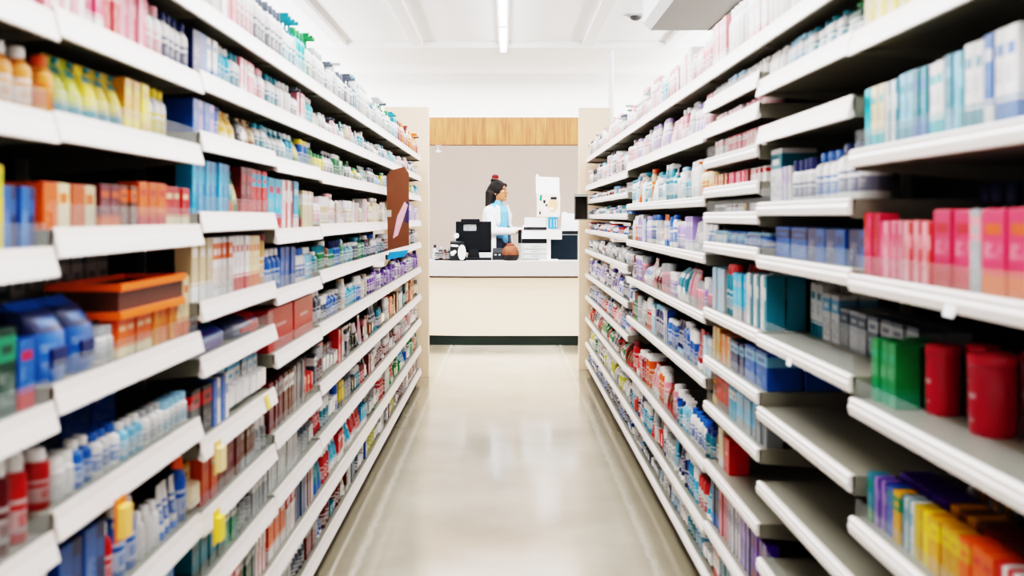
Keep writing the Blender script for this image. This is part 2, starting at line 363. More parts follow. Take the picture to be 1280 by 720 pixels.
KINDS = {'c': ('carton', 'carton', K_carton, (.07, .06, .14)), 'x': ('medicine_box', 'medicine box', K_carton, (.07, .05, .1)), 's': ('slim_carton', 'slim carton', K_carton, (.04, .03, .16)),
 'l': ('lotion_bottle', 'lotion bottle', K_bottle, (.065, .045, .17)), 'h': ('shampoo_bottle', 'shampoo bottle', K_shampoo, (.07, .045, .19)),
 'm': ('medicine_bottle', 'round bottle', K_medicine, (.055, .055, .12)), 'w': ('mouthwash_bottle', 'square-shouldered bottle', K_mouthwash, (.08, .055, .19)),
 'p': ('pump_bottle', 'pump bottle', K_pump, (.065, .05, .18)), 'y': ('spray_bottle', 'trigger spray bottle', K_spray, (.075, .055, .2)),
 'a': ('spray_can', 'spray can', K_can, (.05, .05, .17)), 't': ('squeeze_tube', 'squeeze tube', K_tube, (.055, .04, .15)),
 'j': ('cream_jar', 'squat jar', K_jar, (.075, .075, .07)), 'i': ('pill_bottle', 'pill bottle', K_pill, (.055, .055, .1)),
 'u': ('refill_pouch', 'refill pouch', K_pouch, (.1, .06, .17)), 'n': ('tub', 'round tub', K_tub, (.09, .09, .13)),
 'b': ('blister_pack', 'blister pack', K_blister, (.08, .03, .15)), 'd': ('deodorant_stick', 'deodorant stick', K_stick, (.06, .035, .13)),
 'o': ('soft_pack', 'soft pack', K_soft, (.12, .08, .12))}
CAPNAME = {'c': None, 'x': None, 's': None, 'p': 'pump', 'y': 'trigger_head', 'j': 'lid', 'n': 'lid', 'b': 'bubble', 'o': 'flap', 'u': 'spout'}
PCACHE = {}
def pmeshes(k, scheme, lay):
    key = (k, scheme, lay)
    if key in PCACHE: return PCACHE[key]
    body, acc = scheme.split('/')
    nm, word, fn, (w, d, h) = KINDS[k]
    b, c, bev = fn(w, d, h)
    mb = print_mat(body, acc, lay)
    if k in 'csx':
        me = b.mesh(nm, [mb], .0016); r = (me, None, me)
    else:
        mc = capmat(acc)
        if k == 'b': mb, mc = print_mat(body, acc, 1), plain('bubble_' + acc, RGB[acc], .12)
        r1 = b.mesh(nm, [mb], 0, True); r2 = c.mesh(CAPNAME.get(k) or 'cap', [mc], 0, k not in 'iy')
        j = MB(); j.add(b.v, b.f, 0); j.add(c.v, c.f, 1)
        r = (r1, r2, j.mesh(nm, [mb, mc], 0, True))
    PCACHE[key] = r
    return r
CAPADJ = {'c': '-banded', 'x': '-banded', 's': '-banded', 'n': '-lidded', 'j': '-lidded', 'b': '-bubbled', 'o': '-marked', 'u': '-spouted', 'y': '-headed', 'p': '-pumped'}
def desc(k, scheme):
    body, acc = scheme.split('/')
    word = KINDS[k][1]
    return f'plain {body} {word}' if body == acc else f'{acc}{CAPADJ.get(k, "-capped")} {body} {word}'
COUNT = {}; LABELS = set(); ALT = {'c': 'x', 'x': 'o', 's': 'c', 'm': 'i', 'l': 'h', 'h': 'w', 'i': 'a', 'a': 'd', 't': 'd', 'w': 'p', 'o': 'b', 'b': 'u', 'd': 't', 'p': 'y', 'y': 'l', 'u': 'n', 'n': 'j', 'j': 'm'}
LIMIT = 290

# ------------------------------------------------------------------ shelving
LIPX, BACKX, BW = .72, 1.16, .914
M_metal = plain('shelf_metal', (186, 182, 170), .45, noise=.03, nscale=6)
M_deck = plain('shelf_deck', (128, 125, 112), .4, noise=.05, nscale=5)
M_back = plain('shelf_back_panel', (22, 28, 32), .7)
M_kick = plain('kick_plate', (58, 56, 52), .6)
def channel_mat():
    m, nt, b = newmat('price_channel'); N, L = nt.nodes, nt.links
    tc = N.new('ShaderNodeTexCoord'); mp = N.new('ShaderNodeMapping'); mp.inputs['Rotation'].default_value = (PI / 2, 0, PI / 2); L.new(tc.outputs['Object'], mp.inputs[0])
    br = N.new('ShaderNodeTexBrick'); L.new(mp.outputs[0], br.inputs['Vector'])
    br.inputs['Color1'].default_value = (*lin((232, 223, 216)), 1); br.inputs['Color2'].default_value = (*lin((216, 204, 196)), 1); br.inputs['Mortar'].default_value = (*lin((240, 234, 230)), 1)
    br.inputs['Scale'].default_value = 1; br.inputs['Brick Width'].default_value = .11; br.inputs['Row Height'].default_value = .3; br.inputs['Mortar Size'].default_value = .006
    L.new(br.outputs[0], b.inputs['Base Color']); b.inputs['Roughness'].default_value = .35
    return m
M_chan = channel_mat()
def fence_mat():
    m, nt, b = newmat('clear_fence'); N, L = nt.nodes, nt.links
    tr = N.new('ShaderNodeBsdfTransparent'); tr.inputs[0].default_value = (.93, .95, .95, 1)
    b.inputs['Base Color'].default_value = (.8, .82, .82, 1); b.inputs['Roughness'].default_value = .15
    mx = N.new('ShaderNodeMixShader'); mx.inputs[0].default_value = .09
    out = N['Material Output']; L.new(tr.outputs[0], mx.inputs[1]); L.new(b.outputs[0], mx.inputs[2]); L.new(mx.outputs[0], out.inputs[0])
    return m
M_fence = fence_mat()
M_tagy = plain('yellow_price_tag', (236, 206, 96), .5); M_tagw = plain('white_price_tag', (250, 250, 250), .5)
def make_bay(s, idx, y0, y1, levels, fences):
    side = 'left' if s < 0 else 'right'
    t = empty('shelving_bay', (s * LIPX, (y0 + y1) / 2, 0))
    tag(t, f'white metal shelving bay stocked with goods, {ORD[idx]} from the camera on the {side}', 'shelving', f'{side} run of shelving bays')
    L = (y1 - y0) / 2 - .002
    X = lambda x0, x1: (min(s * (x0 - LIPX), s * (x1 - LIPX)), max(s * (x0 - LIPX), s * (x1 - LIPX)))
    a, b = X(BACKX, BACKX + .03)
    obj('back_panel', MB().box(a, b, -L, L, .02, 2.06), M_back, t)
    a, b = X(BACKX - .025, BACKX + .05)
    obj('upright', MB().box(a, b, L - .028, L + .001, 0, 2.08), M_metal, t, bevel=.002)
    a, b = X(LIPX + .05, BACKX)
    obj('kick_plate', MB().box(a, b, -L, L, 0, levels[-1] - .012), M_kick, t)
    for k, z in enumerate(levels):
        base = k == len(levels) - 1 and z < .12
        top = .018
        a, b = X(LIPX + .012, BACKX)
        sh = MB().box(a, b, -L, L, top - .03, top)
        for e in (-1, 1):   # side brackets folded under the deck
            ye = e * (L - .006)
            sh.add([(a if s < 0 else b, ye - .004, top - .03), (b if s < 0 else a, ye - .004, top - .03), (b if s < 0 else a, ye - .004, top - .04), (a if s < 0 else b, ye - .004, top - .075),
                    (a if s < 0 else b, ye + .004, top - .03), (b if s < 0 else a, ye + .004, top - .03), (b if s < 0 else a, ye + .004, top - .04), (a if s < 0 else b, ye + .004, top - .075)],
                   [(0, 1, 2, 3), (7, 6, 5, 4), (0, 4, 5, 1), (1, 5, 6, 2), (2, 6, 7, 3), (3, 7, 4, 0)])
        so = obj('shelf', sh, M_deck, t, (0, 0, z))
        hh = .026
        pr = [(.018, .021), (.011, .0225), (-.001, -hh), (.004, -hh - .002), (.015, -hh + .003)] if s < 0 or z > 1.6 else \
             [(.018, .0195), (.008, .0205), (.002, .016), (.0035, .008), (.0, .002), (.003, -.015), (.007, -.017), (.015, -.013)]
        obj('price_channel', MB().prism([(s * x, z_) for x, z_ in pr], -L, L), M_chan, so)
        if k in fences:
            f0, f1 = sorted((s * .014, s * .0165))
            obj('front_fence', MB().box(f0, f1, -L + .01, L - .01, .02, .06), M_fence, so)
        if (s, idx, k) in ((-1, 0, 4), (1, 0, 3), (1, 1, 5), (-1, 2, 6)):
            yt = random.uniform(-L * .7, L * .7)
            q = MB().prism([(s * x, z_) for x, z_ in ((.0085, .018), (.006, .018), (-.0045, -.022), (-.002, -.022))], yt - .022, yt + .022)
            obj('price_tag', q, M_tagy if s < 0 else M_tagw, so)
    return t

def place(k, scheme, side, y, xin, z, w, d, h, lay, near, rz=0):
    s = -1 if side == 'left' else 1
    k0 = k
    while COUNT.get(k, 0) >= LIMIT: k = ALT[k]
    COUNT[k] = COUNT.get(k, 0) + 1
    nm, word, fn, (w0, d0, h0) = KINDS[k]
    if k in 'csx': pass
    b, c, j = pmeshes(k, scheme, lay if k in 'csxo' else (0 if k == 'u' else 4 if scheme.split('/')[0] == scheme.split('/')[1] else 3))
    round_ = k in 'maitnj'
    o = link(nm, b if near else j)
    sc = (w / w0, (w / w0) if round_ else d / d0, h / h0)
    o.scale = sc
    o.location = (s * xin, y, z); o.rotation_euler = (0, 0, (PI / 2 if s < 0 else -PI / 2) + rz)
    if near and c is not None: link(CAPNAME.get(k) or 'cap', c, o)
    return o, k

def nth(i): return 'nearest' if i == 0 else ORD[i] + '-nearest'
BAYS = {}
def stock(side, idx, si, spec, rows=1, inset=.03, shelfname='', back=None, gap=None):
    """fill one shelf of one bay from the near end to the far end"""
    y0, y1, levels = BAYS[(side, idx)]
    z = levels[si] + .0185
    ztop = (levels[si - 1] - .03 if si > 0 else levels[si] + .32)
    hmax = ztop - z - .012
    near = y0 < 5.2
    items = []
    for part in spec.split(';'):
        p = part.split()
        if not p: continue
        if p[0] == 'gap': items.append(('gap', float(p[1]))); continue
        k, sch, n = p[0][0], p[1], int(p[2])
        w = float(p[3]) if len(p) > 3 else KINDS[k][3][0]; h = float(p[4]) if len(p) > 4 else KINDS[k][3][2]
        d = float(p[5]) if len(p) > 5 else (KINDS[k][3][1] if k not in 'csx' else max(w * .7, .04))
        lay = int(p[0][1]) if len(p[0]) > 1 else random.randrange(3)
        items += [(k, sch, w, h, d, lay)] * n
    tot = sum(i[1] if i[0] == 'gap' else i[2] for i in items)
    n = len(items); avail = y1 - y0 - .03
    g = .003 if gap is None else gap
    f = min(1.0, (avail - g * n) / tot)
    if f == 1.0 and gap is None: g = min(.014, (avail - tot) / max(n, 1))
    seen = {}
    made = []
    y = y0 + .015
    for it in items:
        if it[0] == 'gap': y += it[1] * f + g; continue
        k, sch, w, h, d, lay = it; w *= f
        hh = min(h, hmax) * random.uniform(.985, 1.0)
        yc = y + w / 2; y += w + g
        xin = LIPX + inset
        for r in range(rows):
            dd = w if k in 'maitnj' else d
            if xin + dd > BACKX - .01: break
            o, k2 = place(k, sch, side, yc, xin + random.uniform(0, .006), z, w * .97, d, hh, lay, near, random.uniform(-.03, .03) if k not in 'csx' else random.uniform(-.008, .008))
            xin += dd + .008
            made.append((o, k2, sch, r))
    rown = ['front', 'second', 'third', 'fourth']
    for o, k, sch, r in made:
        seen.setdefault((k, sch, r), []).append(o)
    for (k, sch, r), os_ in seen.items():
        for i, o in enumerate(os_):
            rr = f' in {rown[r]} row' if rows > 1 else (f' behind the front row' if shelfname == 'back' else '')
            num = f'{nth(i)} ' if len(os_) > 1 else ''
            lab = f'{num}{desc(k, sch)}{rr}, {ORD[VIS[(side, idx)].get(si, si)]} shelf down, {ORD[idx]} {side} bay'
            assert lab not in LABELS, lab
            LABELS.add(lab)
            tag(o, lab, KINDS[k][1].split()[-1], f'{KINDS[k][1]}s on the {ORD[idx]} {side} bay')
    return made

LJ = [1.00] + [1.91 + BW * i for i in range(10)]            # 10 bays: 1.00 .. 10.14
RJ = [1.575 + BW * i for i in range(11)]                    # 10 bays: 1.575 .. 10.715
LLEV = [[1.90, 1.71, 1.545, 1.33, 1.08, .87, .62, .40, .085],
        [1.90, 1.72, 1.55, 1.36, 1.105, .90, .67, .46, .27, .085],
        [1.90, 1.73, 1.585, 1.39, 1.175, 1.04, .84, .66, .49, .28, .085],
        [1.90, 1.73, 1.57, 1.34, 1.145, .945, .69, .50, .28, .085]] + [[1.90, 1.73, 1.56, 1.35, 1.165, .955, .72, .51, .28, .085]] * 6
RLEV = [[1.91, 1.765, 1.52, 1.26, 1.00, .75, .50, .27, .085],
        [1.91, 1.77, 1.635, 1.42, 1.27, 1.045, .835, .62, .40, .085],
        [1.91, 1.80, 1.71, 1.59, 1.485, 1.395, 1.29, 1.05, .875, .71, .495, .27, .085]] + \
       [[1.91, 1.70, 1.455, 1.245, 1.025, .79, .48, .25, .085]] * 3 + [[1.91, 1.66, 1.53, 1.40, 1.27, 1.09, .87, .67, .47, .25, .085]] * 4
VIS = {}
def setup(side, joints, levs):
    s = -1 if side == 'left' else 1
    for i, lv in enumerate(levs):
        BAYS[(side, i)] = (joints[i], joints[i + 1], lv)
        fences = set()
        if i < 5:
            fences = {k for k, z in enumerate(lv) if .3 < z < 1.6 and random.random() < .75}
        if (side, i) == ('right', 1): fences -= {2, 6, 7}
        make_bay(s, i, joints[i], joints[i + 1], lv, fences)
        ye = joints[i + 1]
        vis = [k for k, z in enumerate(lv) if -12 < 271 - (z - 1.4) * F / ye < 735]
        VIS[(side, i)] = {k: j for j, k in enumerate(vis)}
setup('left', LJ, LLEV); setup('right', RJ, RLEV)

# ------------------------------------------------------------------ near left bays, near end first
L0 = {1: 'gap .4; l rose/white 4 .07; c pink/white 3 .06', 2: 'gap .36; u grey/white 3 .115 .13; l peach/white 3 .07 .115',
      3: 'gap .56; l yellow/gold 1 .06 .13; c yellow/lime 2 .055 .13; c blue/navy 2 .055 .1', 4: 'gap .36; c green/emerald 4 .085 .11; c forest/emerald 1 .07 .135; c blue/red 1 .06 .11',
      5: 'gap .3; a yellow/red 2 .07 .12; gap .1; a maroon/white 3 .06 .15; a red/white 1 .05 .14'}
for k, v in L0.items(): stock('left', 0, k, v)
L1 = {0: 'l white/grey 6; c white/rose 6 .07',
      1: 'c rose/white 3 .07; c pink/white 2 .05; c red/rose 2 .05; c rose/pink 3 .06; l white/rose 2 .07; l white/navy 4 .055',
      2: 'l peach/orange 1 .07 .1; u lime/teal 2 .08 .12; u yellow/teal 3 .075 .115; c gold/yellow 2 .055 .12; c yellow/gold 1 .06 .12; l white/yellow 3 .05 .12; gap .2',
      3: 'c orange/cream 2 .13 .08; gap .02; c maroon/orange 2 .06 .085; c brown/orange 2 .05 .085; c orange/red 3 .065 .095; c red/cream 3 .065 .09',
      5: 'a red/white 1 .055 .1; i white/white 2 .045 .075; m blue/white 2 .045 .085; m white/blue 3 .045 .08; m sky/white 3 .045 .075; m white/grey 3 .045 .075; i white/sky 4 .045 .07',
      6: 'm purple/white 1 .055 .13; c blue/navy 2 .11 .15; m red/white 1 .05 .13; l blue/white 2 .06 .15; m white/white 3 .04 .1; t white/blue 3 .04 .12; l blue/orange 1 .06 .15',
      7: 'i white/sky 2; c teal/navy 3 .08; c red/white 1 .05; c teal/blue 3 .08'}
for k, v in L1.items(): stock('left', 1, k, v)
stock('left', 1, 4, 'o blue/navy 2 .135 .135 .11; i white/grey 2 .04 .07; s orange/cream 4 .055 .075; s peach/orange 3 .055 .075; s cream/orange 2 .05 .14', inset=.03)
stock('left', 1, 4, 'c grey/slate 4 .07 .2; c grey/white 7 .065 .2', inset=.22, shelfname='back')
stock('left', 1, 5, 'c navy/blue 3 .17 .16; c blue/cyan 2 .17 .16', inset=.2, shelfname='back')
L2 = {0: 'l white/white 4; c white/rose 2 .06; c red/pink 2 .07 .15; l white/rose 4; l white/slate 3',
      1: 'c navy/blue 1 .16 .13; c white/blue 2 .06 .13; l cyan/white 3 .06; l white/teal 2 .06; c rose/white 2 .05; c pink/white 2 .05; l white/rose 3',
      2: 'c blue/lavender 2 .1 .11; n blue/navy 1 .07 .1; u gold/cream 2 .08 .1; o black/white 1 .1 .09; u beige/brown 2 .07 .1; l white/teal 2 .06',
      3: 'c cyan/blue 6 .06 .14; u green/orange 1 .06 .12; u cream/green 1 .06 .12; c maroon/red 2 .07 .14; c red/cyan 3 .07 .14',
      4: 'c beige/white 3 .06 .16; c white/orange 4 .05 .16; c white/red 4 .045 .16; c cream/orange 3 .05 .15; n tan/maroon 1 .09 .16',
      5: 'o blue/purple 1 .4 .055 .09; o navy/red 1 .4 .055 .09',
      6: 'c black/red 2 .09 .12; c blue/white 2 .08 .12; b cyan/white 3 .08 .12; b sky/white 3 .07 .12',
      7: 'b gold/cream 1 .09 .12; c orange/red 2 .07 .12; c maroon/brown 4 .06 .12; c brown/grey 3 .05 .12; i grey/white 3',
      8: 'c teal/forest 4 .07 .12; c emerald/white 2 .06 .12; i grey/black 3; s grey/white 4 .04 .11',
      9: 's teal/blue 3; i white/teal 3; c red/white 2 .07; s forest/grey 4; s white/red 3', 10: 's blue/white 4; i white/grey 4; s teal/white 4; s red/white 3'}
for k, v in L2.items(): stock('left', 2, k, v)
stock('left', 2, 5, 'c maroon/red 3 .13 .08; c red/maroon 3 .13 .08', inset=.16, shelfname='back')
L3 = {0: 'l white/slate 4; p white/teal 4; l turquoise/green 3; p white/green 3',
      1: 'l white/teal 3; l white/white 3; p white/slate 2 .06; c rose/white 3 .05; l turquoise/white 3',
      2: 'y white/teal 4; l cyan/white 2; u yellow/green 2 .07; a blue/yellow 3; l green/white 2',
      3: 'c cyan/red 2 .11 .17; c white/red 2 .1 .17; c cyan/white 1 .1 .17; u green/maroon 1 .06; c beige/white 4 .06',
      4: 'l blue/white 3; c blue/navy 3 .08; m white/blue 4 .05; m sky/white 3', 5: 'c4 red/red 2 .43 .165 .16',
      6: 's maroon/grey 5; s brown/white 4; s grey/maroon 4; b slate/red 3 .06', 7: 's grey/white 6; s white/grey 5; i grey/slate 4; b white/grey 2 .06',
      8: 'c orange/white 3 .09 .17; s white/red 4; s slate/blue 4; s maroon/white 4', 9: 's teal/grey 4; s grey/white 5; i slate/white 5; s maroon/grey 4'}
for k, v in L3.items(): stock('left', 3, k, v)

# ------------------------------------------------------------------ near right bays, near end first
R0 = {1: 'gap .3; l white/gold 3 .08; c cream/yellow 6 .08 .1',
      2: 'l white/sky 2 .08 .16; s0 white/blue 2 .05 .15; s0 blue/white 1 .04 .15; s0 white/teal 2 .045 .145; s2 sky/teal 1 .05 .14; s0 teal/sky 1 .04 .14; s0 white/turquoise 2 .045 .135; s0 teal/blue 2 .04 .135; s0 sky/teal 2 .045 .135; s2 white/teal 2 .045 .13; s0 cream/turquoise 2 .045 .13; s0 turquoise/teal 1 .045 .13',
      3: 'c0 pink/orange 3 .10 .135; c1 grey/rose 1 .05 .135; c0 pink/red 2 .09 .135; c2 rose/red 3 .055 .115; c2 pink/rose 3 .05 .115; c2 red/pink 2 .05 .13'}
for k, v in R0.items(): stock('right', 0, k, v)
stock('right', 0, 3, 'm black/navy 4 .07 .19; m navy/black 4 .07 .19; m slate/navy 4 .065 .19', inset=.24, shelfname='back')
stock('right', 0, 4, 'gap .43; n crimson/crimson 1 .085 .145; gap .135; n crimson/crimson 1 .068 .135', inset=.09, gap=.004, rows=2)
stock('right', 0, 4, 'gap .745; c0 green/emerald 3 .046 .13 .05', inset=.045, rows=2, gap=.002)
stock('right', 0, 5, 'c navy/blue 3 .06 .1; c red/white 2 .05 .1; c orange/red 2 .055 .1; c orange/gold 1 .055 .1; c gold/yellow 3 .05 .1; c yellow/gold 2 .05 .1; c teal/white 2 .04 .1; c gold/green 1 .05 .1; c blue/teal 1 .05 .1; c lavender/purple 2 .045 .1; c teal/green 1 .045 .1', inset=.035)
stock('right', 0, 5, 'c navy/purple 3 .1 .1; c maroon/orange 2 .09 .1; c gold/brown 2 .09 .1; c purple/slate 3 .1 .1', inset=.1, shelfname='back')
stock('right', 0, 5, 'i slate/white 2 .05 .1; s forest/grey 3 .045 .13; s green/forest 3 .045 .14; s forest/black 3 .045 .13; s brown/gold 3 .045 .12; m white/yellow 1 .05 .1', inset=.23, shelfname='back')
stock('right', 0, 6, 'gap .5; c lavender/navy 2 .08 .12; c navy/slate 2 .09 .12')
R1 = {0: 'l white/rose 4 .07; c rose/white 4 .06; l white/white 5 .06',
      1: 'w forest/green 1 .14 .1; w white/teal 4 .09 .1; m white/sky 5 .05 .08; m white/white 5 .045 .075'}
for k, v in R1.items(): stock('right', 1, k, v)
stock('right', 1, 2, 'gap .35; c black/slate 4 .09 .06', inset=.3)
stock('right', 1, 3, 'm white/navy 3 .08 .13; m white/blue 3 .07 .12; i white/navy 4 .055 .11; c lavender/white 2 .05 .1; c1 white/teal 1 .14 .17 .1', inset=.04)
stock('right', 1, 4, 'c navy/blue 3 .17 .085; c blue/navy 2 .17 .085', inset=.05, rows=2)
stock('right', 1, 5, 'c1 slate/grey 4 .08 .1; c1 grey/slate 3 .075 .1; c1 white/sky 2 .07 .13; c0 white/teal 2 .06 .15', inset=.15, rows=2)
R2 = {0: 'c white/rose 3 .07; l white/white 5; c rose/white 4 .06 .16', 1: 'm white/white 6 .05 .075; i white/sky 5 .05 .07; m white/grey 5 .05 .07',
      2: 'j white/rose 4 .07 .05; c rose/white 6 .05 .05; c brown/white 2 .04 .05', 3: 'c rose/white 5 .045 .075; c red/white 1 .05 .08; c pink/white 4 .045 .07; c white/rose 4 .045 .075',
      4: 'c white/red 4 .045 .06; c red/maroon 1 .05 .07; c rose/pink 5 .045 .06; c cream/red 5 .045 .055', 5: 'c white/grey 4 .05 .05; c gold/brown 1 .05 .055; c white/brown 5 .045 .05; i grey/white 4 .05 .05',
      6: 'm blue/sky 5 .06 .065; m sky/blue 5 .055 .065; j white/sky 4 .06 .06',
      9: 'c slate/grey 2 .07 .1; c sky/grey 5 .06 .115; c cyan/white 2 .06 .11; c red/brown 2 .11 .12; c brown/gold 1 .09 .11', 11: 's purple/maroon 4 .05; s lavender/navy 3 .05; s navy/white 4 .045; s maroon/rose 3 .045; s slate/blue 3',
      12: 's slate/white 4; s brown/green 3; s grey/white 4; s teal/grey 4; s white/red 3'}
for k, v in R2.items(): stock('right', 2, k, v)
stock('right', 2, 7, 'c white/teal 3 .08 .16; c cyan/grey 3 .07 .15; a teal/red 2 .065 .17; c sky/grey 3 .07 .15', rows=2)
stock('right', 2, 8, 'c blue/sky 2 .15 .11; c navy/sky 3 .07 .1; c orange/beige 2 .08 .1; c beige/gold 2 .07 .12', rows=2)
stock('right', 2, 10, 'gap .62; c4 red/red 1 .1 .12 .07; c cream/white 1 .09 .14 .1; l brown/white 1 .06 .13', inset=.04, gap=.004)

# ------------------------------------------------------------------ far bays: each shelf from its own palette
def far(side, idxs, si, mood, kinds, dens, hr=(.6, .95), wr=(.055, .085)):
    mood = mood.split()
    for idx in idxs:
        y0, y1, lv = BAYS[(side, idx)]
        hm = (lv[si - 1] - .03 - lv[si] - .03) if si else .19
        spec, tot = [], 0
        last = None
        while tot < y1 - y0 - .06:
            n = random.choice((1, 2, 2, 3, 3)); k = random.choice(kinds); sch = random.choice(mood)
            if (k, sch) == last: continue
            last = (k, sch)
            w = random.uniform(*wr) * dens * (.75 if k in 'stida' else 1)
            h = min(hm * random.uniform(*hr), .24)
            n = min(n, max(1, int((y1 - y0 - .03 - tot) / w)))
            spec.append(f'{k} {sch} {n} {w:.3f} {h:.3f}'); tot += n * (w + .003)
        stock(side, idx, si, ';'.join(spec), gap=.003)
for g, dn in (((4, 5), 1.15), ((6, 7), 1.5), ((8, 9), 1.8)):
    e = g[0] == 8
    far('left', g, 0, 'beige/orange rose/brown white/maroon' if e else 'white/teal white/green turquoise/teal white/grey white/slate', 'lpyh', dn, (.7, 1))
    far('left', g, 1, 'white/teal white/grey rose/white turquoise/white white/slate cream/white', 'lhpta', dn)
    far('left', g, 2, 'white/green green/white yellow/green cyan/white white/grey white/slate', 'lyhau', dn)
    far('left', g, 3, 'beige/white white/grey cream/white white/rose' if not e else 'lavender/white white/lavender white/grey', 'cjtmw', dn)
    far('left', g, 4, 'white/blue blue/navy teal/white green/teal brown/white slate/white' if not e else 'white/grey slate/white white/black', 'mldia', dn)
    far('left', g, 5, 'blue/white white/beige slate/white cyan/white' if g[0] == 4 else 'purple/white lavender/purple white/purple', 'hwdm', dn)
    far('left', g, 6, 'maroon/grey red/white rose/grey white/black slate/white' if g[0] == 4 else 'orange/brown grey/white slate/teal brown/cream', 'bsdt', dn)
    far('left', g, 7, 'teal/white yellow/black red/maroon white/blue grey/slate' if g[0] == 4 else 'rose/white maroon/white grey/white', 'bstid', dn)
    far('left', g, 8, 'teal/blue red/white cyan/white maroon/grey white/green', 'bsitu', dn)
    far('left', g, 9, 'blue/white slate/teal lime/white maroon/white white/grey', 'sitbn', dn)
far('right', (3,), 0, 'white/rose rose/white white/white', 'chl', 1, (.6, .9)); far('right', (4, 5), 0, 'white/rose rose/white white/grey cyan/white', 'lhpw', 1.2, (.6, 1))
far('right', (3, 4, 5), 1, 'white/white white/grey white/rose white/lavender rose/white', 'hwlt', 1.1, (.75, 1))
far('right', (3, 4, 5), 2, 'white/teal beige/orange white/white teal/white white/sky', 'whpu', 1.1, (.6, .95))
far('right', (3, 4, 5), 3, 'white/grey white/lavender orange/white white/blue white/white lavender/white', 'tdhsa', 1.1, (.75, 1))
far('right', (3, 4, 5), 4, 'white/rose teal/white rose/grey blue/white lavender/white white/maroon', 'jniou', 1.1, (.6, .95))
far('right', (3, 4), 5, 'blue/white navy/sky white/blue red/white sky/white', 'dtshw', 1.1, (.6, .9)); far('right', (5,), 5, 'red/white green/brown white/grey', 'dti', 1.2)
far('right', (3,), 6, 'white/blue teal/navy blue/white sky/white', 'lwap', 1.1, (.45, .6)); far('right', (4, 5), 6, 'orange/white red/maroon red/white rose/white orange/red brown/red', 'nuajo', 1.2, (.5, .75))
far('right', (3, 4, 5), 7, 'blue/white cyan/white navy/white white/red white/grey', 'adtib', 1.1, (.7, .95))
far('right', (3, 4, 5), 8, 'sky/white blue/slate brown/white white/grey teal/white', 'bditn', 1.1, (.7, .95))
for g, dn in (((6, 7), 1.5), ((8, 9), 1.8)):
    far('right', g, 0, 'white/grey white/rose white/slate', 'hpw', dn, (.6, .9))
    far('right', g, 1, 'white/grey white/sky white/black rose/white', 'jnw', dn)
    far('right', g, 2, 'white/sky white/maroon white/grey', 'jno', dn)
    far('right', g, 3, 'white/blue slate/white rose/white white/teal', 'jno', dn)
    far('right', g, 4, 'white/red white/black white/blue', 'jnu', dn)
    far('right', g, 5, 'white/grey brown/white white/slate', 'nuo', dn)
    far('right', g, 6, 'lavender/white white/purple white/blue slate/white', 'ywu', dn)
    far('right', g, 7, 'slate/white rose/white blue/white red/white', 'yup', dn)
    far('right', g, 8, 'green/white brown/red slate/white red/brown', 'uon', dn)
    far('right', g, 9, 'green/white slate/white lime/white white/grey', 'uon', dn)
    far('right', g, 10, 'navy/white blue/white slate/sky', 'onj', dn)

# ------------------------------------------------------------------ things on and at the shelving
def clipfig(name, loc, s, mats, label, cat):
    t = empty(name, loc); tag(t, label, cat)
    return t
# orange tray lying on the short cartons
t = empty('display_tray', (-.752, 2.50, 1.105 + .0185 + .0765)); tag(t, 'bright orange open tray lying on small cartons, fourth shelf down, second left bay', 'tray')
M_or = plain('tray_orange', (1.0, .16, .0), .35, linear=True)
tr = MB(); A, B, H = .085, .2, .065
tr.box(-A - .06, .0, -B, B, 0, .006)
rim = []
obj('tray_base', MB().box(-.13, .012, -.228, .228, 0, .016), M_or, t, bevel=.002)
M_or2 = plain('tray_brown', (.10, .025, .008), .45, linear=True)  # dark brown walls between the orange base and rim
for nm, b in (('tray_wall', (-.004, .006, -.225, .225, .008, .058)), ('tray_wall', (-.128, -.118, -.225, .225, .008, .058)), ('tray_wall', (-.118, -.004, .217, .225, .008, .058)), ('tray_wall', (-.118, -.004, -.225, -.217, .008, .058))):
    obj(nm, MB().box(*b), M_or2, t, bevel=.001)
obj('rim', MB().loft([[(x, y, z) for x, y in ((-.135, -.232), (.014, -.232), (.014, .232), (-.135, .232))] for z in (.056, .07)], cap0=False, cap1=False).loft([[(x, y, z) for x, y in ((-.126, -.223), (.003, -.223), (.003, .223), (-.126, .223))] for z in (.056, .07)], cap0=False, cap1=False).loft([[(-.135, -.232, .07), (.014, -.232, .07), (.014, .232, .07), (-.135, .232, .07)], [(-.126, -.223, .07), (.003, -.223, .07), (.003, .223, .07), (-.126, .223, .07)]], cap0=False, cap1=False), M_or, t)
# brown projecting sign on the left run, with blue flag under it
t = empty('projecting_sign', (-.702, 7.05, 1.20)); tag(t, 'tall brown projecting sign with pink and purple picture jutting from left shelving', 'sign')
obj('sign_panel', MB().loft([[(0.0, -.006, .0), (.125, -.006, .03), (.125, -.006, .46), (.10, -.006, .50), (.012, -.006, .475), (-.01, -.006, .44)],
                        [(0.0, .006, .0), (.125, .006, .03), (.125, .006, .46), (.10, .006, .50), (.012, .006, .475), (-.01, .006, .44)]]), plain('sign_brown', (116, 66, 36), .5, noise=.06, nscale=12), t)
obj('picture_stripe', MB().loft([[(.03, -.009, .07), (.06, -.009, .09), (.12, -.009, .27), (.10, -.009, .29), (.055, -.009, .2)], [(.03, -.006, .07), (.06, -.006, .09), (.12, -.006, .27), (.10, -.006, .29), (.055, -.006, .2)]]), plain('sign_pink', (236, 178, 190), .5, noise=.15, nscale=40), t)
obj('picture_corner', MB().loft([[(.098, -.0085, .17), (.125, -.0085, .16), (.125, -.0085, .29), (.11, -.0085, .29)], [(.098, -.006, .17), (.125, -.006, .16), (.125, -.006, .29), (.11, -.006, .29)]]), plain('sign_purple', (52, 42, 92), .5), t)
obj('bracket', MB().box(-.012, .02, -.01, .012, .2, .24), M_metal, t)
